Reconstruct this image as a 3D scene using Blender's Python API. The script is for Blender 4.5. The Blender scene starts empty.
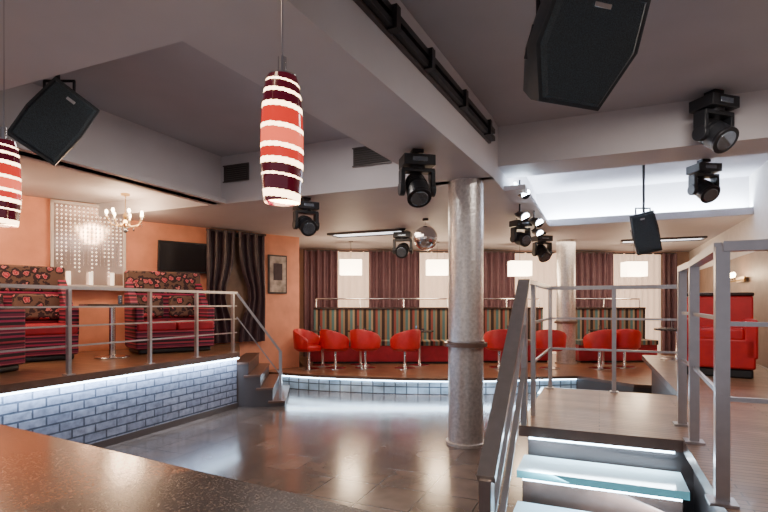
import bpy, bmesh, math, random
from mathutils import Vector, Matrix, Euler
random.seed(4)
U=Vector((.3955,.9184,0)); V=Vector((.9184,-.3955,0)); AV=math.atan2(-.3955,.9184)
SC=bpy.context.scene

# ------------------------------------------------------------------ materials
def pm(name,col,rough=.5,metal=0,emit=None,es=0,noise=0,nscale=8,bump=0,trans=0,coat=0):
    m=bpy.data.materials.new(name); m.use_nodes=True
    nt=m.node_tree; b=nt.nodes['Principled BSDF']
    b.inputs['Base Color'].default_value=(*col,1); b.inputs['Roughness'].default_value=rough
    b.inputs['Metallic'].default_value=metal
    if emit: b.inputs['Emission Color'].default_value=(*emit,1); b.inputs['Emission Strength'].default_value=es
    if trans: b.inputs['Transmission Weight'].default_value=trans
    if coat: b.inputs['Coat Weight'].default_value=coat; b.inputs['Coat Roughness'].default_value=.1
    if noise or bump:
        tc=nt.nodes.new('ShaderNodeTexCoord'); n=nt.nodes.new('ShaderNodeTexNoise')
        n.inputs['Scale'].default_value=nscale; n.inputs['Detail'].default_value=5
        nt.links.new(tc.outputs['Object'],n.inputs['Vector'])
        if noise:
            r=nt.nodes.new('ShaderNodeValToRGB')
            r.color_ramp.elements[0].position=.3; r.color_ramp.elements[1].position=.7
            r.color_ramp.elements[0].color=(*[max(0,c*(1-noise)) for c in col],1)
            r.color_ramp.elements[1].color=(*[min(1,c*(1+noise)) for c in col],1)
            nt.links.new(n.outputs['Fac'],r.inputs[0]); nt.links.new(r.outputs[0],b.inputs['Base Color'])
        if bump:
            bp=nt.nodes.new('ShaderNodeBump'); bp.inputs['Strength'].default_value=bump; bp.inputs['Distance'].default_value=.01
            nt.links.new(n.outputs['Fac'],bp.inputs['Height']); nt.links.new(bp.outputs[0],b.inputs['Normal'])
    return m
def specklemat(name,base,fleck,dark,scale,rough):
    m=bpy.data.materials.new(name); m.use_nodes=True; nt=m.node_tree; b=nt.nodes['Principled BSDF']; L=nt.links.new
    tc=nt.nodes.new('ShaderNodeTexCoord'); v=nt.nodes.new('ShaderNodeTexVoronoi'); v.inputs['Scale'].default_value=scale
    L(tc.outputs['Object'],v.inputs['Vector'])
    s=nt.nodes.new('ShaderNodeSeparateColor'); L(v.outputs['Color'],s.inputs[0])
    r=nt.nodes.new('ShaderNodeValToRGB'); r.color_ramp.interpolation='CONSTANT'; e=r.color_ramp.elements
    e[0].position=0; e[0].color=(*dark,1); e[1].position=.3; e[1].color=(*base,1); k=e.new(.86); k.color=(*fleck,1)
    L(s.outputs[0],r.inputs[0]); L(r.outputs[0],b.inputs['Base Color']); b.inputs['Roughness'].default_value=rough
    b.inputs['Coat Weight'].default_value=.5; b.inputs['Coat Roughness'].default_value=.12
    return m
def brickmat(name,c1,c2,mortar,bw,bh,ms,offset=.5,rot=0,axes='xy',rough=.4,bump=.4,noise=.25,emit=0,coat=0,nsc=3):
    m=bpy.data.materials.new(name); m.use_nodes=True; nt=m.node_tree; L=nt.links.new; b=nt.nodes['Principled BSDF']
    tc=nt.nodes.new('ShaderNodeTexCoord'); src=tc.outputs['Object']
    if axes=='xz':
        s=nt.nodes.new('ShaderNodeSeparateXYZ'); c=nt.nodes.new('ShaderNodeCombineXYZ')
        L(src,s.inputs[0]); L(s.outputs[0],c.inputs[0]); L(s.outputs[2],c.inputs[1]); src=c.outputs[0]
    mp=nt.nodes.new('ShaderNodeMapping'); mp.inputs['Rotation'].default_value=(0,0,rot); L(src,mp.inputs[0])
    t=nt.nodes.new('ShaderNodeTexBrick'); L(mp.outputs[0],t.inputs['Vector'])
    t.offset=offset; t.squash=1
    t.inputs['Color1'].default_value=(*c1,1); t.inputs['Color2'].default_value=(*c2,1); t.inputs['Mortar'].default_value=(*mortar,1)
    t.inputs['Scale'].default_value=1; t.inputs['Mortar Size'].default_value=ms; t.inputs['Mortar Smooth'].default_value=.2
    t.inputs['Brick Width'].default_value=bw; t.inputs['Row Height'].default_value=bh; t.inputs['Bias'].default_value=0
    n=nt.nodes.new('ShaderNodeTexNoise'); n.inputs['Scale'].default_value=nsc; n.inputs['Detail'].default_value=6; L(mp.outputs[0],n.inputs['Vector'])
    mr=nt.nodes.new('ShaderNodeMapRange'); mr.inputs['From Min'].default_value=.3; mr.inputs['From Max'].default_value=.7
    mr.inputs['To Min'].default_value=1-noise; mr.inputs['To Max'].default_value=1+noise; L(n.outputs['Fac'],mr.inputs[0])
    vm=nt.nodes.new('ShaderNodeVectorMath'); vm.operation='SCALE'; L(t.outputs['Color'],vm.inputs[0]); L(mr.outputs[0],vm.inputs['Scale'])
    L(vm.outputs[0],b.inputs['Base Color']); b.inputs['Roughness'].default_value=rough
    if coat: b.inputs['Coat Weight'].default_value=coat; b.inputs['Coat Roughness'].default_value=.12
    if emit:
        L(vm.outputs[0],b.inputs['Emission Color']); b.inputs['Emission Strength'].default_value=emit
    if bump:
        bp=nt.nodes.new('ShaderNodeBump'); bp.inputs['Strength'].default_value=bump; bp.inputs['Distance'].default_value=.01; bp.invert=True
        L(t.outputs['Fac'],bp.inputs['Height']); L(bp.outputs[0],b.inputs['Normal'])
    return m
def stripemat(name,cols,period,axis=0,rough=.7):
    m=bpy.data.materials.new(name); m.use_nodes=True; nt=m.node_tree; L=nt.links.new; b=nt.nodes['Principled BSDF']
    tc=nt.nodes.new('ShaderNodeTexCoord')
    s=nt.nodes.new('ShaderNodeSeparateXYZ'); L(tc.outputs['Object'],s.inputs[0])
    d=nt.nodes.new('ShaderNodeMath'); d.operation='DIVIDE'; d.inputs[1].default_value=period; L(s.outputs[axis],d.inputs[0])
    f=nt.nodes.new('ShaderNodeMath'); f.operation='FRACT'; L(d.outputs[0],f.inputs[0])
    r=nt.nodes.new('ShaderNodeValToRGB'); r.color_ramp.interpolation='CONSTANT'; L(f.outputs[0],r.inputs[0])
    e=r.color_ramp.elements
    e[0].position=cols[0][0]; e[0].color=(*cols[0][1],1); e[1].position=cols[1][0]; e[1].color=(*cols[1][1],1)
    for p,c in cols[2:]:
        k=e.new(p); k.color=(*c,1)
    L(r.outputs[0],b.inputs['Base Color']); b.inputs['Roughness'].default_value=rough
    return m
def rosemat(name):
    m=bpy.data.materials.new(name); m.use_nodes=True; nt=m.node_tree; L=nt.links.new; b=nt.nodes['Principled BSDF']
    tc=nt.nodes.new('ShaderNodeTexCoord'); v=nt.nodes.new('ShaderNodeTexVoronoi'); v.inputs['Scale'].default_value=9.5; v.inputs['Randomness'].default_value=.7
    n=nt.nodes.new('ShaderNodeTexNoise'); n.inputs['Scale'].default_value=22
    mx=nt.nodes.new('ShaderNodeMixRGB'); mx.inputs[0].default_value=.06; L(tc.outputs['Object'],n.inputs['Vector']); L(tc.outputs['Object'],mx.inputs[1]); L(n.outputs['Color'],mx.inputs[2])
    L(mx.outputs[0],v.inputs['Vector'])
    r=nt.nodes.new('ShaderNodeValToRGB'); e=r.color_ramp.elements; r.color_ramp.interpolation='CONSTANT'
    e[0].position=0; e[0].color=(.40,.03,.07,1); e[1].position=.13; e[1].color=(.62,.15,.17,1)
    k=e.new(.2); k.color=(.42,.02,.06,1); k=e.new(.3); k.color=(.6,.2,.2,1); k=e.new(.36); k.color=(.025,.012,.02,1); k=e.new(.56); k.color=(.14,.08,.06,1)
    L(v.outputs['Distance'],r.inputs[0]); L(r.outputs[0],b.inputs['Base Color']); b.inputs['Roughness'].default_value=.8
    return m

CEIL=pm('ceiling_paint',(.42,.41,.45),.7,noise=.04,nscale=2)
CEIL2=pm('ceiling_paint_dropped',(.53,.51,.54),.6,noise=.04,nscale=2)
PEACH=pm('wall_peach_plaster',(.82,.35,.22),.7,noise=.12,nscale=3,bump=.2)
BEIGE=pm('wall_beige_plaster',(.55,.38,.30),.7,noise=.08,nscale=3)
WHITEW=pm('wall_white_plaster',(.70,.67,.65),.7,noise=.05)
BROWNW=pm('wall_brown_panel',(.20,.12,.08),.45,noise=.2,nscale=6)
TILE=brickmat('floor_tile_brown',(.090,.065,.055),(.145,.105,.090),(.024,.018,.015),.45,.45,.008,offset=0,rot=-AV,rough=.2,bump=.3,noise=.4,nsc=2.2,coat=.25)
WOOD=brickmat('platform_wood_planks',(.27,.13,.07),(.19,.095,.05),(.04,.02,.012),1.2,.12,.004,rot=-AV,rough=.3,bump=.2,noise=.25,nsc=5,coat=.3)
WOODR=brickmat('platform_wood_planks_light',(.31,.18,.11),(.215,.125,.08),(.06,.033,.022),1.1,.05,.004,rot=-AV,rough=.36,bump=.2,noise=.25,nsc=5,coat=.2)
NOSE=pm('platform_edge_wood',(.12,.065,.05),.35,noise=.2)
BRICK=brickmat('painted_brick',(.17,.19,.27),(.25,.27,.36),(.05,.06,.09),.27,.095,.010,axes='xz',rough=.6,bump=1.0,noise=.35,nsc=14)
GLASSB=brickmat('lit_glass_blocks',(.35,.5,.66),(.5,.62,.75),(.1,.13,.17),.2,.13,.012,offset=0,axes='xz',rough=.2,bump=.3,noise=.45,emit=.2)
STEEL=pm('brushed_steel',(.52,.51,.53),.3,.85,noise=.06,nscale=20)
CHROME=pm('chrome',(.75,.75,.77),.15,1)
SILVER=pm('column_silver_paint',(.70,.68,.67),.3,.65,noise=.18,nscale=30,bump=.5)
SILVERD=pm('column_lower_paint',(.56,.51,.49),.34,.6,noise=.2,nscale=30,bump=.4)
COLLAR=pm('column_collar_wood',(.16,.10,.08),.3,.3,noise=.2)
BLACK=pm('black_plastic',(.018,.020,.025),.4)
SPK=pm('speaker_cabinet',(.035,.045,.055),.42,noise=.1,nscale=40)
GRILL=pm('speaker_grille',(.045,.065,.08),.5,.3,noise=.35,nscale=160,bump=.6)
BLACKM=pm('black_metal',(.03,.03,.035),.35,.6)
LENS=pm('lens_glass',(.25,.3,.36),.06,.8)
LED=pm('led_strip_white',(1,1,1),.4,emit=(.60,.82,1),es=22)
GLOWG=pm('lit_glass_tread',(.5,.68,.76),.1,emit=(.55,.80,1),es=.35)
GEDGE=pm('glass_edge',(.1,.35,.4),.1,emit=(.25,.65,.8),es=.35)
RED=pm('red_upholstery',(.55,.015,.022),.42,noise=.12)
REDD=pm('dark_red_upholstery',(.38,.012,.03),.5,noise=.15)
DARKT=pm('dark_table_top',(.05,.032,.028),.25)
STRIPE=stripemat('striped_fabric',[(0,(.025,.015,.015)),(.16,(.24,.15,.09)),(.28,(.07,.17,.19)),(.42,(.33,.25,.16)),(.52,(.035,.02,.02)),(.66,(.25,.06,.05)),(.78,(.11,.19,.18)),(.9,(.25,.17,.11))],.42)
HSTR=stripemat('sofa_striped_fabric',[(0,(.02,.012,.02)),(.2,(.38,.02,.09)),(.34,(.03,.01,.03)),(.5,(.42,.09,.14)),(.58,(.18,.01,.05)),(.75,(.03,.01,.03)),(.86,(.4,.04,.08))],.17,axis=2)
ROSE=rosemat('rose_fabric')
DRAPE=pm('mauve_drape',(.13,.062,.082),.5,noise=.1)
DRAPED=pm('dark_drape',(.055,.03,.04),.42,noise=.2)
SHEER=pm('sheer_curtain',(.88,.72,.6),.8,emit=(1,.70,.50),es=.85)  # cloth emission stands in for window light coming through
WINP=pm('window_pane',(.7,.8,.95),.1,emit=(.7,.8,1),es=.8)
SHADE=pm('lamp_shade_white',(1,.92,.8),.6,emit=(1,.78,.52),es=11)
BULB=pm('bulb_warm',(1,.9,.7),.5,emit=(1,.72,.42),es=35)
BEAD=pm('bead_glass',(1,.9,.8),.2,emit=(1,.80,.60),es=1.8)
MIRR=pm('mirror_pane',(.7,.56,.5),.12,.7)
GOLD=pm('brass_gold',(.6,.42,.2),.3,.9)
SCREEN=pm('tv_screen',(.012,.012,.016),.12)
GRAN=specklemat('granite_counter',(.045,.036,.036),(.16,.13,.12),(.015,.012,.013),260,.25)
GRANWARM=specklemat('granite_counter_warm_sheen',(.17,.075,.045),(.32,.17,.11),(.08,.035,.022),200,.18)  # same dark granite, with warm reflections painted into its orange-brown colour
POST=pm('print_paper',(.45,.38,.33),.6,noise=.6,nscale=6)
VENT=pm('vent_dark',(.06,.055,.055),.5)
TRIM=pm('trim_dark',(.07,.055,.055),.4)
DIFF=pm('diffuser_cool',(1,1,1),.4,emit=(.8,.9,1),es=2.5)
SPOTW=pm('spot_lit_lens',(1,1,1),.3,emit=(.85,.93,1),es=35)

# ------------------------------------------------------------------ mesh builder
class MB:
    def __init__(s): s.bm=bmesh.new(); s.m=[]
    def mi(s,mat):
        if mat not in s.m: s.m.append(mat)
        return s.m.index(mat)
    def _set(s,verts,mat):
        i=s.mi(mat)
        for f in {f for v in verts for f in v.link_faces}: f.material_index=i
    def box(s,c,d,mat,rot=(0,0,0)):
        mx=Matrix.Translation(c)@Euler(rot).to_matrix().to_4x4()@Matrix.Diagonal((*d,1))
        r=bmesh.ops.create_cube(s.bm,size=1,matrix=mx); s._set(r['verts'],mat); return s
    def cyl(s,p0,p1,r0,mat,r1=None,seg=24):
        p0=Vector(p0);p1=Vector(p1);d=p1-p0
        q=d.to_track_quat('Z','Y').to_matrix().to_4x4()
        r=bmesh.ops.create_cone(s.bm,cap_ends=True,segments=seg,radius1=r0,radius2=r0 if r1 is None else r1,depth=d.length,matrix=Matrix.Translation((p0+p1)/2)@q)
        s._set(r['verts'],mat); return s
    def sph(s,c,r,mat,sc=(1,1,1),seg=16):
        r=bmesh.ops.create_uvsphere(s.bm,u_segments=seg,v_segments=max(6,seg//2),radius=r,matrix=Matrix.Translation(c)@Matrix.Diagonal((*sc,1)))
        s._set(r['verts'],mat); return s
    def bar(s,p0,p1,w,h,mat):
        p0=Vector(p0);p1=Vector(p1);d=p1-p0;x=d.normalized()
        up=Vector((0,0,1)) if abs(x.z)<.98 else Vector((.3955,.9184,0))
        y=up.cross(x).normalized(); z=x.cross(y)
        R=Matrix((x,y,z)).transposed().to_4x4()
        r=bmesh.ops.create_cube(s.bm,size=1,matrix=Matrix.Translation((p0+p1)/2)@R@Matrix.Diagonal((d.length,w,h,1)))
        s._set(r['verts'],mat); return s
    def tube(s,pts,r,mat,seg=10):
        for a,b in zip(pts,pts[1:]): s.cyl(a,b,r,mat,seg=seg)
        for p in pts[1:-1]: s.sph(p,r,mat,seg=8)
        return s
    def prism(s,pts,z0,z1,mat,side=None):
        lo=[s.bm.verts.new((p[0],p[1],z0)) for p in pts]; hi=[s.bm.verts.new((p[0],p[1],z1)) for p in pts]
        i=s.mi(mat); j=s.mi(side) if side else i
        fs=[s.bm.faces.new(lo[::-1]),s.bm.faces.new(hi)]
        for f in fs: f.material_index=i
        n=len(pts)
        for k in range(n):
            f=s.bm.faces.new((lo[k],lo[(k+1)%n],hi[(k+1)%n],hi[k])); f.material_index=j
        return s
    def lathe(s,prof,c,mat,seg=40,mats=None):
        rings=[]
        for r,z in prof:
            rings.append([s.bm.verts.new((c[0]+r*math.cos(a*2*math.pi/seg),c[1]+r*math.sin(a*2*math.pi/seg),c[2]+z)) for a in range(seg)])
        for k in range(len(rings)-1):
            i=s.mi(mats[k] if mats else mat)
            for a in range(seg):
                f=s.bm.faces.new((rings[k][a],rings[k][(a+1)%seg],rings[k+1][(a+1)%seg],rings[k+1][a])); f.material_index=i
        return s
    def hull(s,pts,mat):
        vs=[s.bm.verts.new(p) for p in pts]
        r=bmesh.ops.convex_hull(s.bm,input=vs); s._set([v for v in vs if v.is_valid],mat); return s
    def done(s,name,loc=(0,0,0),rot=(0,0,0),bevel=0,parent=None,smooth=35):
        bmesh.ops.recalc_face_normals(s.bm,faces=s.bm.faces)
        me=bpy.data.meshes.new(name); s.bm.to_mesh(me); s.bm.free()
        for m in s.m: me.materials.append(m)
        for p in me.polygons: p.use_smooth=True
        me.set_sharp_from_angle(angle=math.radians(smooth))
        o=bpy.data.objects.new(name,me); SC.collection.objects.link(o); o.location=loc; o.rotation_euler=rot
        if bevel:
            b=o.modifiers.new('bevel','BEVEL'); b.width=bevel; b.segments=2; b.limit_method='ANGLE'; b.angle_limit=math.radians(40)
        if parent: o.parent=parent
        return o
def XY(p,z): return (p[0],p[1],z)
def lamp(name,kind,loc,power,col,**k):
    l=bpy.data.lights.new(name,kind); l.energy=power; l.color=col
    for a,b in k.items():
        if a not in('dir','xax'): setattr(l,a,b)
    o=bpy.data.objects.new(name,l); SC.collection.objects.link(o); o.location=loc
    if 'dir' in k:
        z=-Vector(k['dir']).normalized(); x=Vector(k.get('xax',(1,0,0))); x=(x-z*x.dot(z)).normalized(); y=z.cross(x)
        o.rotation_euler=Matrix((x,y,z)).transposed().to_euler()
    return o
def area(name,loc,dr,sx,sy,power,col,xax=(1,0,0)):
    return lamp(name,'AREA',loc,power,col,dir=dr,xax=xax,shape='RECTANGLE',size=sx,size_y=sy)

# ------------------------------------------------------------------ shell
MB().prism([(-10,-4),(10,-4),(10,15),(-10,15)],-.1,0,TILE).done('floor')
MB().prism([(-10,-4),(10,-4),(10,15),(-10,15)],3.66,3.78,CEIL).done('ceiling')
A=Vector((1.19,5.5,0))
MB().prism([(-7,9.03),(1.19,5.5),(2.85,9.36),(8.36,6.99),(9.9,8),(9.9,14.6),(-7,14.6)],3.0,3.66,CEIL2).done('ceiling_dropped_far')
MB().prism([(-2.34,7.02),(-7,9.03),(-9.8,9),(-9.8,0),(-5.36,0)],3.2,3.66,CEIL2).done('ceiling_dropped_left')
p=Vector((-2.34,7.02,0)); q=p-U*7.6
MB().bar(XY(q,3.33),XY(p,3.33),.14,.66,CEIL2).bar(XY(q,3.03),XY(p,3.03),.3,.06,CEIL2).done('trim_soffit_left')
B=Vector((.456,.89,0)); Bn=Vector((-.89,.456,0))
b0=A-B*8; b1=A+B*.1
w=.72
MB().prism([b0,b1,b1+Bn*w,b0+Bn*w],3.0,3.66,CEIL2).done('ceiling_beam')
c0=Vector((-3.95,3.91,0)); c1=c0+V*3.55
MB().prism([c0,c1,c1-U*.95-V*.3,c0-U*.95],3.006,3.66,CEIL2).done('ceiling_crossbeam')
r0=Vector((1.25,5.85,0)); r1=r0+V*4.6
MB().prism([r0,r1,r1+U*.6,r0+U*.6],3.2,3.66,CEIL2).done('ceiling_crossbeam_right')
k0=Vector((2.85,9.36,0)); k1=k0+V*5.3; kb=A+U*.75
MB().bar(XY(k0-U*.14,3.03),XY(k1-U*.14,3.03),.28,.06,CEIL2).bar(XY(k0-U*.25,3.08),XY(k1-U*.25,3.08),.03,.08,CEIL2).bar(XY(k0-U*.16,3.085),XY(k1-U*.16,3.085),.03,.02,LED).done('trim_cove_back')
MB().bar(XY(kb+V*.12,3.03),XY(k0+V*.12-U*.28,3.03),.26,.06,CEIL2).bar(XY(kb+V*.13,3.085),XY(k0+V*.13-U*.3,3.085),.03,.02,LED).done('trim_cove_side')
area('cove_light_back',XY((k0+k1)/2-U*.17,3.12),(.25,.58,.75),5,.08,210,(.78,.9,1),xax=V)
area('cove_light_side',XY((kb+k0)/2+V*.15,3.12),(-.6,.2,.7),3,.08,80,(.78,.9,1),xax=U)
wl0=Vector((-6.2,6.6,0)); wl1=Vector((-1.78,10.5,0)); W=(wl1-wl0).normalized(); Wn=Vector((W.y,-W.x,0)); AW=math.atan2(W.y,W.x)
wa=wl0-W*5
MB().prism([wa,wl1,wl1-Wn*.2,wa-Wn*.2],0,3.66,PEACH).done('wall_left')
MB().prism([wl1,wl1+Vector((-.55,2.4,0)),wl1+Vector((-.8,2.4,0)),wl1-Wn*.2],0,3.66,BEIGE).done('wall_alcove')
bw0=Vector((-2.8,12.6,0)); bw1=Vector((9.2,13.53,0)); BW=(bw1-bw0).normalized(); ABW=math.atan2(BW.y,BW.x)
MB().prism([bw0,bw1,bw1+Vector((0,.2,0)),bw0+Vector((0,.2,0))],0,3.66,BEIGE).done('wall_back')
rw0=Vector((1.98,-1,0)); rw1=Vector((8.27,13.6,0)); 
MB().prism([rw0,rw1,rw1+V*.2,rw0+V*.2],0,3.66,WHITEW).done('wall_right')
MB().bar(XY(rw0-V*.02,1.55),XY(rw1-V*.02,1.55),.04,1.7,BROWNW).done('trim_wall_panel_right')

# ------------------------------------------------------------------ left platform
e0=Vector((-4.52,2,0)); e1=Vector((-2.22,7.7,0)); E=(e1-e0).normalized(); En=Vector((E.y,-E.x,0)); AE=math.atan2(E.y,E.x)
poly=[e0,e1,Vector((-2.75,9.5,0)),Vector((-6.2,6.45,0)),Vector((-8.5,4.4,0)),Vector((-8.5,2,0))]
m=MB(); m.prism(poly,.78,.86,WOOD,NOSE)
inn=[e0-En*.12,e1-En*.12-E*.05,Vector((-2.87,9.35,0)),Vector((-6.2,6.4,0)),Vector((-8.4,4.35,0)),Vector((-8.4,2.05,0))]
m.prism(inn,.001,.78,TRIM); plat=m.done('raised_platform')
L=(e1-e0).length
MB().box((0,0,.385),(L,.06,.77),BRICK).box((0,-.04,.04),(L,.03,.08),TRIM).done('brick_facing',loc=tuple((e0+e1)/2-En*.09),rot=(0,0,AE),parent=plat)
MB().bar(XY(e0-En*.025,.765),XY(e1-En*.025,.765),.02,.02,LED).done('led_strip',parent=plat)
area('led_glow_left',XY((e0+e1)/2-En*.01,.75),(-En.x*.35,-En.y*.35,-.9),L,.04,72,(.55,.76,1),xax=E)
m=MB()
for i in range(4):
    z=.86-.2*(i+1)
    if z<.02: break
    x0=-2.36+.19*i
    m.prism([(x0,7.74),(x0+.24+.0,7.82),(x0+.02,9.35),(x0-.25,9.35)],.001,z,TRIM)
    m.prism([(x0-.0,7.72),(x0+.25,7.80),(x0+.03,9.36),(x0-.22,9.36)],z,z+.03,NOSE)
m.done('platform_steps',parent=plat)

def railing(pts,posts,ztop,zbase,bars=(.62,.34),pw=.045,th=.045):
    m=MB()
    for a,b in zip(pts,pts[1:]):
        m.bar(XY(a,ztop),XY(b,ztop),th,.035,STEEL)
        for f in bars: m.bar(XY(a,zbase+(ztop-zbase)*f),XY(b,zbase+(ztop-zbase)*f),.014,.018,STEEL)
    for p in posts:
        m.box((p[0],p[1],(ztop+zbase)/2),(pw,.012+pw*.5,ztop-zbase),STEEL,(0,0,AV))
        m.box((p[0],p[1],zbase+.006),(pw*2,pw*2,.012),STEEL,(0,0,AV))
    return m
g0=e0-En*.06; g1=e1-En*.06
m=railing([g0,g1],[g0+E*(L*t) for t in (.02,.25,.56,.73,.86,.985)],1.77,.86,bars=(.78,.56,.33),pw=.045)
m.bar(XY(g1,1.77),(-1.64,7.92,.85),.04,.035,STEEL).bar(XY(g1,1.4),(-1.64,7.92,.48),.014,.018,STEEL)
m.box((-1.64,7.92,.43),(.045,.03,.86),STEEL)
m.done('platform_railing')

# ------------------------------------------------------------------ far dais (curved)
ctrl=[(-1.95,9.55),(-1.3,9.25),(-.45,9.02),(.4,8.86),(1.2,8.8),(2.0,8.85),(2.8,9.0),(3.5,9.1)]
def cr(P,n=8):
    out=[]
    for i in range(len(P)-1):
        p0=P[max(i-1,0)];p1=P[i];p2=P[i+1];p3=P[min(i+2,len(P)-1)]
        for k in range(n):
            t=k/n
            out.append(tuple(.5*((2*p1[j])+(-p0[j]+p2[j])*t+(2*p0[j]-5*p1[j]+4*p2[j]-p3[j])*t*t+(-p0[j]+3*p1[j]-3*p2[j]+p3[j])*t**3) for j in (0,1)))
    out.append(P[-1]); return out
cv=cr(ctrl)
tail=[(4.05,8.1),(5.45,7.5),(7.35,12.0),(7.75,13.2),(-2.18,12.5),(-1.68,10.42),(-2.5,9.65)]
m=MB(); m.prism([(x,y-.06) for x,y in cv]+tail,.25,.30,WOOD,NOSE); dais=m.done('curved_dais')
m=MB(); m.prism([(x,y+.02) for x,y in cv]+[(a,b+.03) for a,b in tail],.001,.25,TRIM); m.done('base',parent=dais)
m=MB()
for a,b in zip(cv,cv[1:]): m.bar((a[0],a[1]-.0,.235),(b[0],b[1]-.0,.235),.02,.015,LED)
m.done('dais_led_strip',parent=dais)
m=MB()
for a,b in zip(cv,cv[1:]): m.bar((a[0],a[1]+.01,.115),(b[0],b[1]+.01,.115),.012,.22,GLASSB)
m.done('glass_block_facing',parent=dais)
area('dais_glow',(.6,8.75,.24),(0,-.6,-.8),4.6,.04,24,(.6,.8,1))
m=MB(); m.box((0,0,.06),(1.0,.7,.12),TRIM).box((0,0,.135),(1.06,.76,.03),GLOWG).box((0,-.37,.10),(.98,.015,.02),LED); m.done('lit_glass_step',loc=(3.1,8.2,0),rot=(0,0,AV))

# ------------------------------------------------------------------ right platform and stairs
C=Vector((.89,3.3,0)); D=C+V*.94
H=.8
back=C+U*1.65; bk2=back+V*1.14
poly=[C,D,D-U*3.6,D-U*3.6+V*.75,(5.4,7.45,0),(4.05,7.85,0),bk2,back]
poly=[Vector(p) for p in poly][::-1]
stg=MB().prism(poly,H-.07,H,WOODR,NOSE).done('stage_platform')
MB().prism([C+V*.05+U*.06,back+V*.05-U*.06,bk2+V*.1-U*.05,Vector((4.12,7.7,0)),Vector((5.3,7.35,0)),D-U*3.55+V*.7,D-U*3.55+V*.06,D+V*.06+U*.06],.001,H-.07,TRIM).done('base',parent=stg)
m=MB()
m.bar(XY(C+U*.045+V*.06,H-.085),XY(C+U*.045+V*.9,H-.085),.02,.014,LED)
for i in (1,2,3):
    z=H-.2*i; f=C-U*.3*i; s0=f+V*.03; s1=f+V*.93
    m.prism([s0,s1,s1+U*.34,s0+U*.34],z-.045,z,GLOWG,GEDGE)
    m.prism([s0+U*.1+V*.02,s1+U*.1-V*.02,s1+U*.3-V*.02,s0+U*.3+V*.02],.001,z-.07,NOSE)
    m.bar(XY(s0+U*.05+V*.03,z-.058),XY(s1+U*.05-V*.03,z-.058),.025,.022,LED)
m.done('glass_staircase')
area('stair_glow',XY(C-U*.26+V*.48,.53),(-.1,.5,-.8),.85,.04,5,(.7,.88,1),xax=V)
area('stair_glow_top',XY(C+U*.03+V*.48,.70),(-.25,-.5,-.8),.85,.03,4,(.75,.9,1),xax=V)
m=MB()
T=C+U*.04+V*.03; Bt=C-U*1.33+V*.06
zt=1.75
m.bar(XY(T,zt),XY(Bt,.88),.075,.035,STEEL)
m.bar(XY(T,zt-.28),XY(Bt+U*.03,.60),.03,.02,STEEL)
m.bar(XY(T,zt-.56),XY(Bt+U*.03,.32),.03,.02,STEEL)
m.box(XY(Bt+U*.01,.44),(.05,.07,.88),STEEL,(0,0,AV)).box(XY(Bt+U*.01,.006),(.12,.12,.012),STEEL,(0,0,AV))
m.box(XY(T,(zt+H)/2),(.035,.07,zt-H),STEEL,(0,0,AV))
m.box(XY(T+U*.32+V*.02,(zt+H)/2),(.03,.06,zt-H),STEEL,(0,0,AV)).bar(XY(T,zt),XY(T+U*.32+V*.02,zt),.06,.03,STEEL)
m.done('stair_handrail')
bi=back-U*.06+V*.06; b2=bk2-U*.06
railing([T+U*.36+V*.02,bi,b2],[bi,bi+V*.55,b2],zt,H,bars=(.7,.4),pw=.035).done('stage_railing')
R0=D-U*1.0-V*.0; R1=D+V*.05-U*.02
m=railing([R0,R1,R1+U*.45],[R0,R1,R1+U*.45],1.83,H,bars=(.72,.42),pw=.05,th=.055)
m.bar(XY(R0,1.83),XY(R0+V*.6,1.83),.06,.04,STEEL)
m.bar(XY(R0,1.52),XY(R0+V*.6,1.52),.014,.018,STEEL).bar(XY(R0,1.22),XY(R0+V*.6,1.22),.014,.018,STEEL)
m.box(XY(R0+V*.6,1.315),(.05,.05,1.03),STEEL,(0,0,AV))
m.done('stage_railing')

# ------------------------------------------------------------------ columns
def column(name,x,y,z0,z1,r,split):
    m=MB()
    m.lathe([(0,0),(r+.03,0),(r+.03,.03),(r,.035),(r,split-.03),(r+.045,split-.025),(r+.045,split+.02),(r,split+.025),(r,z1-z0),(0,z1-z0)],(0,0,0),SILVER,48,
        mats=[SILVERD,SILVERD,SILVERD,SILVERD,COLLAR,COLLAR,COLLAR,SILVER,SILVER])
    m.cyl((0,0,split+.03),(0,0,split+.045),r+.015,STEEL,seg=48)
    m.done(name,loc=(x,y,z0))
column('round_column',.94,5.75,0,3.0,.2,1.14)
column('round_column',4.0,11.0,.301,3.0,.2,.9)

# ------------------------------------------------------------------ bar counter
f0=Vector((-1.9,2.25,0)); f1=Vector((.05,1.16,0)); F=(f1-f0).normalized(); Fn=Vector((-F.y,F.x,0))
split=Vector((-.574,1.508,0))
m=MB()
k0_=split+Vector((-.301,-.28,0))*2.2
m.prism([f0,split,k0_,Vector((-2.6,1.3,0))],1.05,1.10,GRANWARM)
m.prism([split,f1,Vector((-.05,.72,0)),k0_],1.05,1.10,GRAN)
m.prism([f0-Fn*.06,f1-Fn*.06-F*.05,Vector((-.12,.8,0)),k0_+Vector((.05,.05,0)),Vector((-2.5,1.35,0))],.001,1.05,NOSE)
m.done('bar_counter')

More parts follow.
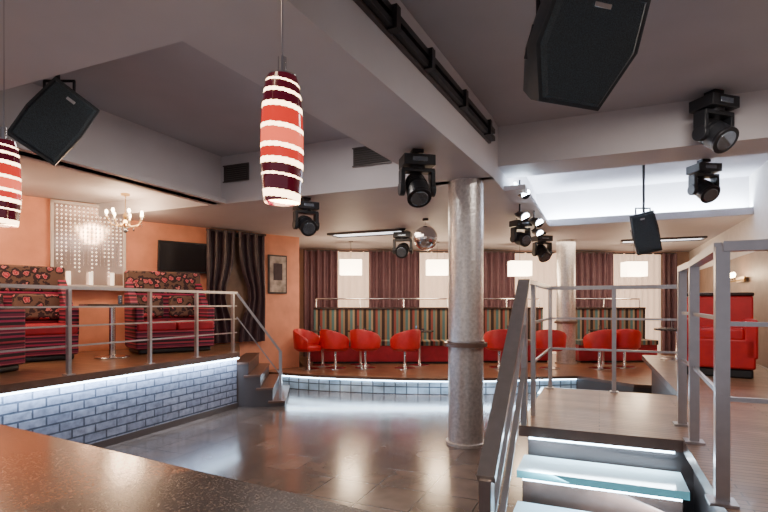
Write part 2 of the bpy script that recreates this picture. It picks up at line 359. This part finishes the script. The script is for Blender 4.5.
# ------------------------------------------------------------------ pendant lamps
PB=dict(
 dark=pm('pendant_dark_glass',(.05,.004,.016),.12,emit=(.5,.015,.06),es=.14,coat=.5),
 red=pm('pendant_red_glass',(.5,.02,.012),.15,emit=(1,.04,.025),es=.9,coat=.5),
 hot=pm('pendant_hot_red_glass',(.7,.08,.04),.15,emit=(1,.14,.07),es=1.6,coat=.5),
 white=pm('pendant_white_glass',(1,.8,.6),.2,emit=(1,.66,.38),es=9))
def pendant(x,y,zc,zc_top):
    m=MB()
    prof=[(.040,.165),(.046,.145),(.051,.11),(.055,.06),(.057,.0),(.057,-.06),(.054,-.11),(.050,-.15),(.047,-.172)]
    seg=40; N=180
    def rad(z):
        for (r1,z1),(r2,z2) in zip(prof,prof[1:]):
            if z2-1e-6<=z<=z1+1e-6: return r1+(r2-r1)*(z1-z)/(z1-z2)
        return prof[-1][0]
    H_=.337
    rings=[]
    for k in range(N+1):
        z=.165-H_*k/N
        rings.append([m.bm.verts.new((rad(z)*math.cos(2*math.pi*a/seg),rad(z)*math.sin(2*math.pi*a/seg),z)) for a in range(seg)])
    for k in range(N):
        for a in range(seg):
            z=.165-H_*(k+.5)/N + .007*math.cos(2*math.pi*a/seg)
            c='dark'
            if -.07<z<.08: c='red'
            if -.028<z<.022: c='hot'
            if any(abs(z-s)<w for s,w in ((.145,.003),(.116,.005),(.078,.007),(.022,.006),(-.03,.006),(-.07,.008),(-.105,.003),(-.155,.010))): c='white'
            f=m.bm.faces.new((rings[k][a],rings[k][(a+1)%seg],rings[k+1][(a+1)%seg],rings[k+1][a])); f.material_index=m.mi(PB[c])
    m.cyl((0,0,.16),(0,0,.22),.012,CHROME,seg=16).cyl((0,0,.162),(0,0,.168),.040,CHROME)
    m.cyl((0,0,.215),(0,0,zc_top-zc-.03),.003,CHROME,seg=8).cyl((0,0,zc_top-zc-.03),(0,0,zc_top-zc),.05,CHROME)
    m.sph((0,0,-.13),.03,BULB)
    m.done('pendant_lamp',loc=(x,y,zc))
    lamp('pendant_light','POINT',(x,y,zc-.24),8,(1,.68,.42),shadow_soft_size=.05)
pendant(-.275,1.35,2.045,3.66); pendant(-1.52,2.0,2.085,3.006)

# ------------------------------------------------------------------ speakers
def speaker(loc,rot,w,h,d,ztop,cut=.0):
    e=bpy.data.objects.new('loudspeaker',None); SC.collection.objects.link(e); e.location=loc
    m=MB()
    hw=w/2;hh=h/2
    o=[(-hw*.86,hh),(hw*.92,hh),(hw,hh*.1),(hw*(1-cut),-hh),(-hw*(1-cut*.8),-hh),(-hw,-hh*.05)]
    fr=[(x,-d*.35,z) for x,z in o]; md=[(x,-d*.12,z) for x,z in o]; bk=[(x*.55,d*.6,z*.85) for x,z in o]
    m.hull(fr+md+bk,SPK)
    g1=[(x*.93,-d*.351,z*.93) for x,z in o]; g2=[(x*.84,-d*.41,z*.88) for x,z in o]
    m.hull(g1+g2,GRILL)
    m.box((0,-d*.412,hh*.72),(w*.16,.006,h*.04),STEEL)
    m.box((hw*.80,d*.10,0),(.02,.12,h*.3),BLACKM,(0,0,.5)).box((-hw*.80,d*.10,0),(.02,.12,h*.3),BLACKM,(0,0,-.5))
    m.done('cabinet',rot=rot,bevel=.01,parent=e)
    m=MB(); top=ztop-loc[2]
    m.tube([(0,.03,0),(0,.03,top)],.018,BLACKM).box((0,.03,top-.01),(.16,.16,.02),BLACKM)
    m.tube([(-hw*.6,.05,0),(-hw*.6,.05,hh*1.25),(hw*.6,.05,hh*1.25),(hw*.6,.05,0)],.012,BLACKM)
    m.done('ceiling_bracket',parent=e)
speaker((1.04,2.76,3.0),(math.radians(26),math.radians(4),math.radians(12)),.58,.56,.46,3.66,cut=.42)
speaker((-2.76,4.2,3.12),(math.radians(15),math.radians(32),math.radians(38)),.42,.60,.42,3.66,cut=.1)
speaker((3.65,7.0,2.6),(math.radians(12),math.radians(-12),math.radians(-25)),.34,.56,.36,3.66,cut=.1)

# ------------------------------------------------------------------ moving heads
def mover(loc,s=1,yaw=0,tilt=.6,lit=False):
    m=MB()
    m.box((0,0,-.02),(.12,.12,.04),BLACKM).cyl((0,0,-.04),(0,0,-.08),.03,BLACKM)
    m.box((0,0,-.13),(.34,.26,.11),BLACK).box((0,-.135,-.13),(.16,.01,.05),LENS)
    m.cyl((0,0,-.18),(0,0,-.215),.09,BLACKM)
    m.box((0,0,-.225),(.36,.14,.04),BLACK)
    for sx in (-1,1):
        m.box((sx*.165,0,-.34),(.045,.13,.24),BLACK).cyl((sx*.14,0,-.42),(sx*.195,0,-.42),.075,BLACK)
    c=Vector((0,0,-.41)); d=Vector((0,-math.cos(tilt),-math.sin(tilt)))
    m.cyl(c-d*.17,c+d*.02,.085,BLACK,r1=.125).cyl(c+d*.02,c+d*.13,.125,BLACK,r1=.12).cyl(c+d*.125,c+d*.165,.13,BLACKM,r1=.13)
    m.cyl(c+d*.165,c+d*.172,.098,SPOTW if lit else LENS,r1=.09)
    for i in range(4): m.cyl(c-d*(.14-.035*i),c-d*(.128-.035*i),.105+.007*i,BLACKM)
    for v in m.bm.verts: v.co*=s
    m.done('moving_head_light',loc=loc,rot=(0,0,yaw),bevel=.006)
mover((.30,4.55,3.0),.85,.2,.9)
mover((-1.03,6.6,3.0),.86,.5,.5)
mover((.35,9.3,3.0),.95,-.2,.4)
mover((2.2,8.05,3.0),.85,.4,.3)
mover((3.1,9.8,3.0),.95,.2,.8)
mover((3.2,4.85,3.66),1.0,.3,.7)
mover((3.55,5.55,3.2),.8,.1,.7)
for x,y,z in ((1.75,6.45,3.2),(1.9,7.0,3.0),(2.25,7.5,3.0),(2.6,8.6,3.0)):
    m=MB(); m.cyl((0,0,0),(0,0,-.12),.012,BLACKM).cyl((0,.06,-.14),(.05,-.1,-.2),.05,BLACKM,r1=.07).cyl((.05,-.1,-.2),(.052,-.104,-.203),.06,SPOTW)
    m.box((0,0,-.14),(.14,.02,.02),BLACKM); m.done('spot_light',loc=(x,y,z))
m=MB(); m.cyl((0,0,0),(0,0,-.13),.008,CHROME,seg=8).cyl((0,0,-.0),(0,0,-.04),.05,BLACKM)
r=bmesh.ops.create_uvsphere(m.bm,u_segments=26,v_segments=16,radius=.2,matrix=Matrix.Translation((0,0,-.32))); m._set(r['verts'],CHROME)
m.done('mirror_ball',loc=(.68,8.2,3.0),smooth=3)
m=MB()
for o,z in ((.05,3.36),(.05,3.44)): 
    m.bar(XY(A-B*6.2-Bn*o,z),XY(A-B*.15-Bn*o,z),.045,.045,BLACKM)
m.bar(XY(A-B*6.2-Bn*.015,3.40),XY(A-B*.15-Bn*.015,3.40),.03,.16,TRIM)
for t in (.4,1.2,2.0,2.6,3.2,4.0): m.box(XY(A-B*t-Bn*.06,3.40),(.06,.08,.15),BLACKM,(0,0,math.atan2(B.y,B.x)))
m.done('lighting_track')
for t,wd in ((-3.5,.42),(-1.45,.5),(-2.55,.16)):
    c=A+V*t-U*.012
    m=MB(); m.box((0,0,0),(wd,.02,.22),VENT)
    for i in range(7): m.box((0,-.015,-.085+.028*i),(wd-.05,.02,.006),TRIM,(.6,0,0))
    m.box((0,-.012,.11),(wd+.02,.015,.015),TRIM).box((0,-.012,-.11),(wd+.02,.015,.015),TRIM)
    m.done('air_vent',loc=XY(c,3.40),rot=(0,0,AV))
for lx,ly in ((-.3,9.8),(6.0,10.8)):
    MB().box((0,0,-.01),(1.5,.4,.02),DIFF).box((0,-.22,-.02),(1.6,.04,.04),TRIM).box((0,.22,-.02),(1.6,.04,.04),TRIM).box((-.78,0,-.02),(.04,.4,.04),TRIM).box((.78,0,-.02),(.04,.4,.04),TRIM).done('ceiling_light_panel',loc=(lx,ly,3.0),rot=(0,0,AV))

# ------------------------------------------------------------------ curtains & windows
def curtain(name,p0,p1,z0,z1,mat,amp=.05,pitch=.16,off=0,tie=None):
    p0=Vector(p0);p1=Vector(p1);d=p1-p0;L=d.length;dn=d.normalized();nn=Vector((dn.y,-dn.x,0))
    m=MB();n=int(L/pitch*8);nz=10
    g=[]
    for j in range(nz+1):
        z=z0+(z1-z0)*j/nz;row=[]
        for i in range(n+1):
            t=i/n;s=t
            if tie:
                zz=(z-z0)/(z1-z0); k=1-tie[1]*math.exp(-((zz-.42)/.22)**2)
                s=tie[0]+(t-tie[0])*k
            a=amp*(math.sin(2*math.pi*t*L/pitch)+.35*math.sin(2*math.pi*t*L/pitch*.43+j*.12))
            q=p0+d*s+nn*(a+off); row.append(m.bm.verts.new((q.x,q.y,z)))
        g.append(row)
    k=m.mi(mat)
    for j in range(nz):
        for i in range(n):
            f=m.bm.faces.new((g[j][i],g[j][i+1],g[j+1][i+1],g[j+1][i]))
    m.bar(p0+nn*off+Vector((0,0,z1)),p1+nn*off+Vector((0,0,z1)),.04,.04,TRIM)
    return m.done(name,smooth=80)
def BWp(x,off=.12): 
    t=(x-bw0.x)/BW.x; q=bw0+BW*t; return Vector((q.x,q.y-off,0))
for a,b in ((-2.0,-1.15),(-.38,.9),(1.75,3.35),(4.75,6.0),(7.3,7.68)): curtain('drape_curtain',BWp(a,.26),BWp(b,.26),.302,2.93,DRAPE)
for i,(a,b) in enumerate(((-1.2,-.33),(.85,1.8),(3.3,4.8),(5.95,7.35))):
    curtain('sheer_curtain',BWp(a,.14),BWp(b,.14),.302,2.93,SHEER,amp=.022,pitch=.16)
    m=MB(); wd=b-a
    m.box((0,0,1.75),(wd*.9,.02,1.9),WINP)
    for x in (-wd*.45,0,wd*.45): m.box((x,-.01,1.75),(.05,.04,1.95),WHITEW)
    for z in (.8,2.1,2.7): m.box((0,-.01,z),(wd*.93,.04,.05),WHITEW)
    m.done('window_%d'%(i+1),loc=tuple(BWp((a+b)/2,.04)),rot=(0,0,ABW))
def WP(px,off=0):
    k=(px-384)/500.
    s=(k*wl0.y-wl0.x)/(W.x-k*W.y); q=wl0+W*s; return q+Wn*off
d0=WP(203);d1=WP(262)
m=MB(); mid=(d0+d1)/2; dl=(d1-d0).length
m.box((0,-.01,1.02),(dl*.8,.03,2.0),BROWNW).box((-dl*.42,-.03,1.02),(.08,.06,2.04),TRIM).box((dl*.42,-.03,1.02),(.08,.06,2.04),TRIM).box((0,-.03,2.05),(dl*.9,.06,.08),TRIM)
m.cyl((dl*.28,-.03,1.0),(dl*.28,-.07,1.0),.015,CHROME,seg=10)
m.done('door_1',loc=XY(mid+Wn*.02,.861),rot=(0,0,AW))
curtain('doorway_drape',d0+Wn*.15,mid+Wn*.15-W*.02,.88,2.95,DRAPED,tie=(0,.35))
curtain('doorway_drape',mid+Wn*.15+W*.02,d1+Wn*.15,.88,2.95,DRAPED,tie=(1,.35))
MB().box((0,0,0),(.42,.03,.78),TRIM).box((0,-.017,0),(.36,.005,.72),POST).box((0,-.021,.05),(.2,.004,.34),DRAPED).done('framed_poster',loc=XY(WP(277,.02),2.2),rot=(0,0,AW))
MB().box((0,0,0),(.86,.05,.54),BLACK).box((0,-.027,0),(.82,.005,.49),SCREEN).box((0,.05,0),(.2,.08,.2),BLACKM).done('wall_television',loc=XY(WP(181,.12),2.42),rot=(.08,0,AW),bevel=.006)
m=MB(); m.box((0,0,0),(.98,.03,1.3),MIRR)
for sx in (-.5,.5): m.box((sx,-.01,0),(.04,.05,1.34),WHITEW)
for sz in (-.66,.66): m.box((0,-.01,sz),(1.04,.05,.04),WHITEW)
for i in range(16):
    x=-.44+i*.0587
    for j in range(int(14+5*math.sin(i*1.7))): m.sph((x,-.04,.6-j*.062),.013,BEAD,seg=6)
    m.cyl((x,-.04,.64),(x,-.04,-.3),.002,CHROME,seg=4)
for i in range(3): m.cyl((-.3+.3*i,-.1,-.6),(-.3+.3*i,-.1,-.4),.03,BEAD,seg=12)
m.box((0,-.08,-.62),(.9,.14,.03),WHITEW)
m.done('beaded_wall_mirror',loc=XY(WP(89,.04),2.5),rot=(0,0,AW))
def chandelier(loc,s=1,arms=7,drop=.3):
    m=MB(); m.cyl((0,0,drop),(0,0,drop-.03),.06,GOLD).cyl((0,0,drop),(0,0,.1),.006,GOLD,seg=8)
    m.lathe([(0,.12),(.02,.1),(.035,.05),(.015,.0),(.04,-.05),(.02,-.1),(0,-.12)],(0,0,0),GOLD,16)
    for i in range(arms):
        a=2*math.pi*i/arms;c,s_=math.cos(a),math.sin(a)
        pts=[(r*c,r*s_,z) for r,z in ((.02,-.05),(.09,-.1),(.17,-.08),(.22,-.01),(.24,.03))]
        m.tube(pts,.007,GOLD,seg=6); x,y,_=pts[-1]
        m.cyl((x,y,.03),(x,y,.035),.028,GOLD,seg=12).cyl((x,y,.035),(x,y,.085),.009,SHADE,seg=8).sph((x,y,.1),.022,BULB,(1,1,1.5),seg=8)
        for k in range(3): m.sph((x*.98,y*.98,-.01-.03*k),.008,LENS,seg=6)
        m.sph((.12*c,.12*s_,-.14),.012,LENS,seg=6)
    m.sph((0,0,-.16),.03,LENS,seg=10)
    m.done('chandelier',loc=loc); lamp('chandelier_light','POINT',(loc[0],loc[1],loc[2]+.02),56,(1,.66,.40),shadow_soft_size=.18)
chandelier((-3.75,7.25,2.82),1,7,.38)
chandelier((-5.2,6.0,2.82),1,7,.38)
m=MB(); m.box((0,.0,0),(.5,.03,.08),GOLD)
for x in (-.2,-.07,.07,.2): m.tube([(x,0,0),(x,-.1,-.03),(x,-.14,.03)],.006,GOLD,seg=6).sph((x,-.14,.07),.028,BULB,(1,1,1.6),seg=8)
m.done('wall_sconce',loc=(5.84,8.18,2.0),rot=(0,0,math.radians(66.7)+math.pi))
lamp('wall_sconce_light','POINT',(5.6,8.25,2.1),10,(1,.68,.42),shadow_soft_size=.1)
for x,y in ((-.74,11.2),(1.2,11.3),(3.15,11.6),(5.9,11.8)):
    m=MB(); m.prism([(-.24,-.16),(.24,-.16),(.24,.16),(-.24,.16)],-.17,.17,SHADE); m.cyl((0,0,.17),(0,0,3.0-2.42),.005,BLACKM,seg=6)
    m.box((0,0,.175),(.49,.33,.01),TRIM); m.box((0,0,.575),(.1,.1,.01),TRIM)
    m.done('box_pendant_lamp',loc=(x,y,2.42)); lamp('box_pendant_light','POINT',(x,y-.3,2.1),34,(1,.72,.46),shadow_soft_size=.2)

# ------------------------------------------------------------------ furniture far
def banquette(x0,x1,y,rot=0):
    w=x1-x0;m=MB()
    m.box((0,0,.22),(w,.55,.36),REDD).box((0,-.02,.44),(w,.6,.1),STRIPE).box((0,.27,.68),(w,.16,1.0),STRIPE)
    m.box((0,0,.03),(w-.1,.5,.06),BLACK).box((0,.27,1.2),(w,.2,.05),DARKT)
    n=int(w/.8)
    for i in range(n+1):
        m.cyl((-w/2+.03+i*(w-.06)/n,.38,0),(-w/2+.03+i*(w-.06)/n,.38,1.42),.015,CHROME,seg=8)
    m.cyl((-w/2+.03,.38,1.42),(w/2-.03,.38,1.42),.018,CHROME,seg=8)
    m.done('striped_banquette',loc=((x0+x1)/2,y,.3),rot=(0,0,rot),bevel=.02)
banquette(-1.6,1.5,11.2); banquette(2.1,3.7,11.4,.03); banquette(4.3,6.1,11.4,.06)
def tub(x,y,yaw,z=.3,s=1):
    m=MB()
    m.lathe([(0,0),(.21,0),(.21,.012),(.04,.03),(.028,.05),(.028,.34),(.1,.36)],(0,0,0),CHROME,24)
    m.lathe([(0,.36),(.22,.36),(.255,.38),(.26,.44),(.23,.47),(0,.475)],(0,0,0),RED,28)
    n=26;a0=math.radians(-25);a1=math.radians(205);rows=[]
    for i in range(n+1):
        t=i/n;a=a0+(a1-a0)*t; top=.60+.2*math.sin(math.pi*t)**.8
        rows.append([m.bm.verts.new((r*math.cos(a),r*math.sin(a),zz)) for r,zz in ((.25,.38),(.30,.42),(.32,top-.03),(.305,top),(.275,top),(.26,top-.04),(.24,.46))])
    k=m.mi(RED)
    for i in range(n):
        for j in range(6):
            f=m.bm.faces.new((rows[i][j],rows[i+1][j],rows[i+1][j+1],rows[i][j+1])); f.material_index=k
    for e in (rows[0],rows[-1]): f=m.bm.faces.new(e); f.material_index=k
    for v in m.bm.verts: v.co*=s
    m.done('red_tub_chair',loc=(x,y,z),rot=(0,0,yaw))
pi=math.pi
for x,y,a in ((-1.5,10.0,1.2),(-.98,10.1,2.3),(-.38,10.15,pi-.5),(.42,10.1,3.9),(2.35,10.2,pi),(3.35,10.1,2.8),(4.35,10.1,3.4),(4.95,10.3,2.9)): tub(x,y,a)
def table(x,y,z,r=.34,h=.74,top=DARKT):
    m=MB(); m.lathe([(0,0),(.22,0),(.22,.015),(.04,.03),(.03,.05),(.03,h-.04),(.08,h-.03),(r,h-.03),(r+.005,h-.015),(r,h),(0,h)],(0,0,0),CHROME,32,mats=[CHROME]*6+[top]*4)
    m.cyl((.08,.05,h),(.08,.05,h+.04),.03,LENS,seg=12).cyl((-.06,.02,h),(-.06,.02,h+.1),.015,LENS,seg=10)
    m.done('pedestal_table',loc=(x,y,z))
table(-1.3,10.6,.3,.3);table(-.5,10.7,.3,.3);table(.75,10.6,.3,.3);table(2.75,10.85,.3,.3);table(4.75,10.85,.3,.3)
table(4.2,7.15,.801,.3,.45)

# ------------------------------------------------------------------ left sofas
def booth(loc,yaw,w=1.25,s=1):
    m=MB()
    m.box((0,0,.04),(w-.08,.6,.08),BLACK)
    m.box((0,0,.21),(w,.68,.28),HSTR)
    m.box((-w/4,-.04,.41),(w/2-.02,.62,.14),REDD).box((w/4,-.04,.41),(w/2-.02,.62,.14),REDD)
    m.box((0,.33,.50),(w,.16,.84),HSTR,(-.08,0,0))
    m.box((0,.37,1.08),(w,.17,.36),ROSE,(-.08,0,0))
    for sx in (-1,1):
        m.box((sx*(w/2-.05),0,.5),(.12,.66,.4),HSTR)
        m.hull([(sx*(w/2-.1),.3,.4),(sx*(w/2+.01),.3,.4),(sx*(w/2+.01),.3,1.1),(sx*(w/2-.1),.3,1.1),(sx*(w/2-.1),-.1,.68),(sx*(w/2+.01),-.1,.68)],HSTR)
    m.box((-w/4,.24,.7),(w/2-.1,.12,.34),ROSE,(-.15,0,0)).box((w/4,.24,.7),(w/2-.1,.12,.34),ROSE,(-.15,0,0))
    m.done('booth_sofa',loc=loc,rot=(0,0,yaw),bevel=.03)
booth((-4.78,6.42,.86),AW+math.radians(5),1.35)
booth((-3.35,7.85,.86),AW+math.radians(-2),1.15)
booth((-4.55,5.35,.86),AE+math.pi/2+.2,1.0)
m=MB(); m.box((0,0,.72),(.7,.6,.04),DARKT).cyl((0,0,.02),(0,0,.7),.04,CHROME).cyl((0,0,0),(0,0,.02),.22,CHROME).cyl((.1,0,.74),(.1,0,.86),.03,LENS,seg=12)
m.done('booth_table',loc=(-3.75,6.9,.86),rot=(0,0,AW),bevel=.008)
m=MB()
m.box((0,0,.05),(.62,.65,.1),BLACK).box((0,0,.26),(.66,.7,.32),RED).box((0,-.05,.47),(.46,.58,.12),RED)
for sx in (-1,1): m.box((sx*.29,0,.42),(.12,.7,.42),RED)
m.box((0,.30,.58),(.66,.14,.62),RED,(-.1,0,0)).box((0,.32,.91),(.68,.16,.04),DARKT,(-.1,0,0))
m.done('red_armchair',loc=(3.85,5.75,.8),rot=(0,0,-.6),bevel=.03)

# ------------------------------------------------------------------ lights
for n,loc,p,c,s in (('fill_light_dance',(-.9,4.6,3.6),52,(1,.90,.82),.8),('fill_light_mid',(-.3,8,2.95),50,(1,.80,.62),1.2),
    ('fill_light_left',(-5,5.2,3.15),40,(1,.70,.46),1.2),('fill_light_stage',(2.6,3.6,3.6),58,(1,.88,.78),.8),('fill_light_far',(4.5,10.5,2.95),46,(1,.78,.58),1.6),('fill_light_bar',(-1.2,.3,3.6),36,(1,.70,.46),.8)):
    area(n,loc,(0,0,-1),s,s,p,c)  # added soft fill under the ceilings, without fixtures, for general brightness
w=bpy.data.worlds.new('World'); SC.world=w; w.use_nodes=True
w.node_tree.nodes['Background'].inputs[0].default_value=(.86,.82,.90,1); w.node_tree.nodes['Background'].inputs[1].default_value=.5

cam=bpy.data.cameras.new('camera'); co=bpy.data.objects.new('camera',cam); SC.collection.objects.link(co)
co.location=(0,0,1.6); co.rotation_euler=(math.radians(90),0,0); cam.lens=23.44; cam.sensor_width=36; cam.shift_y=.0625; cam.clip_start=.05
SC.camera=co
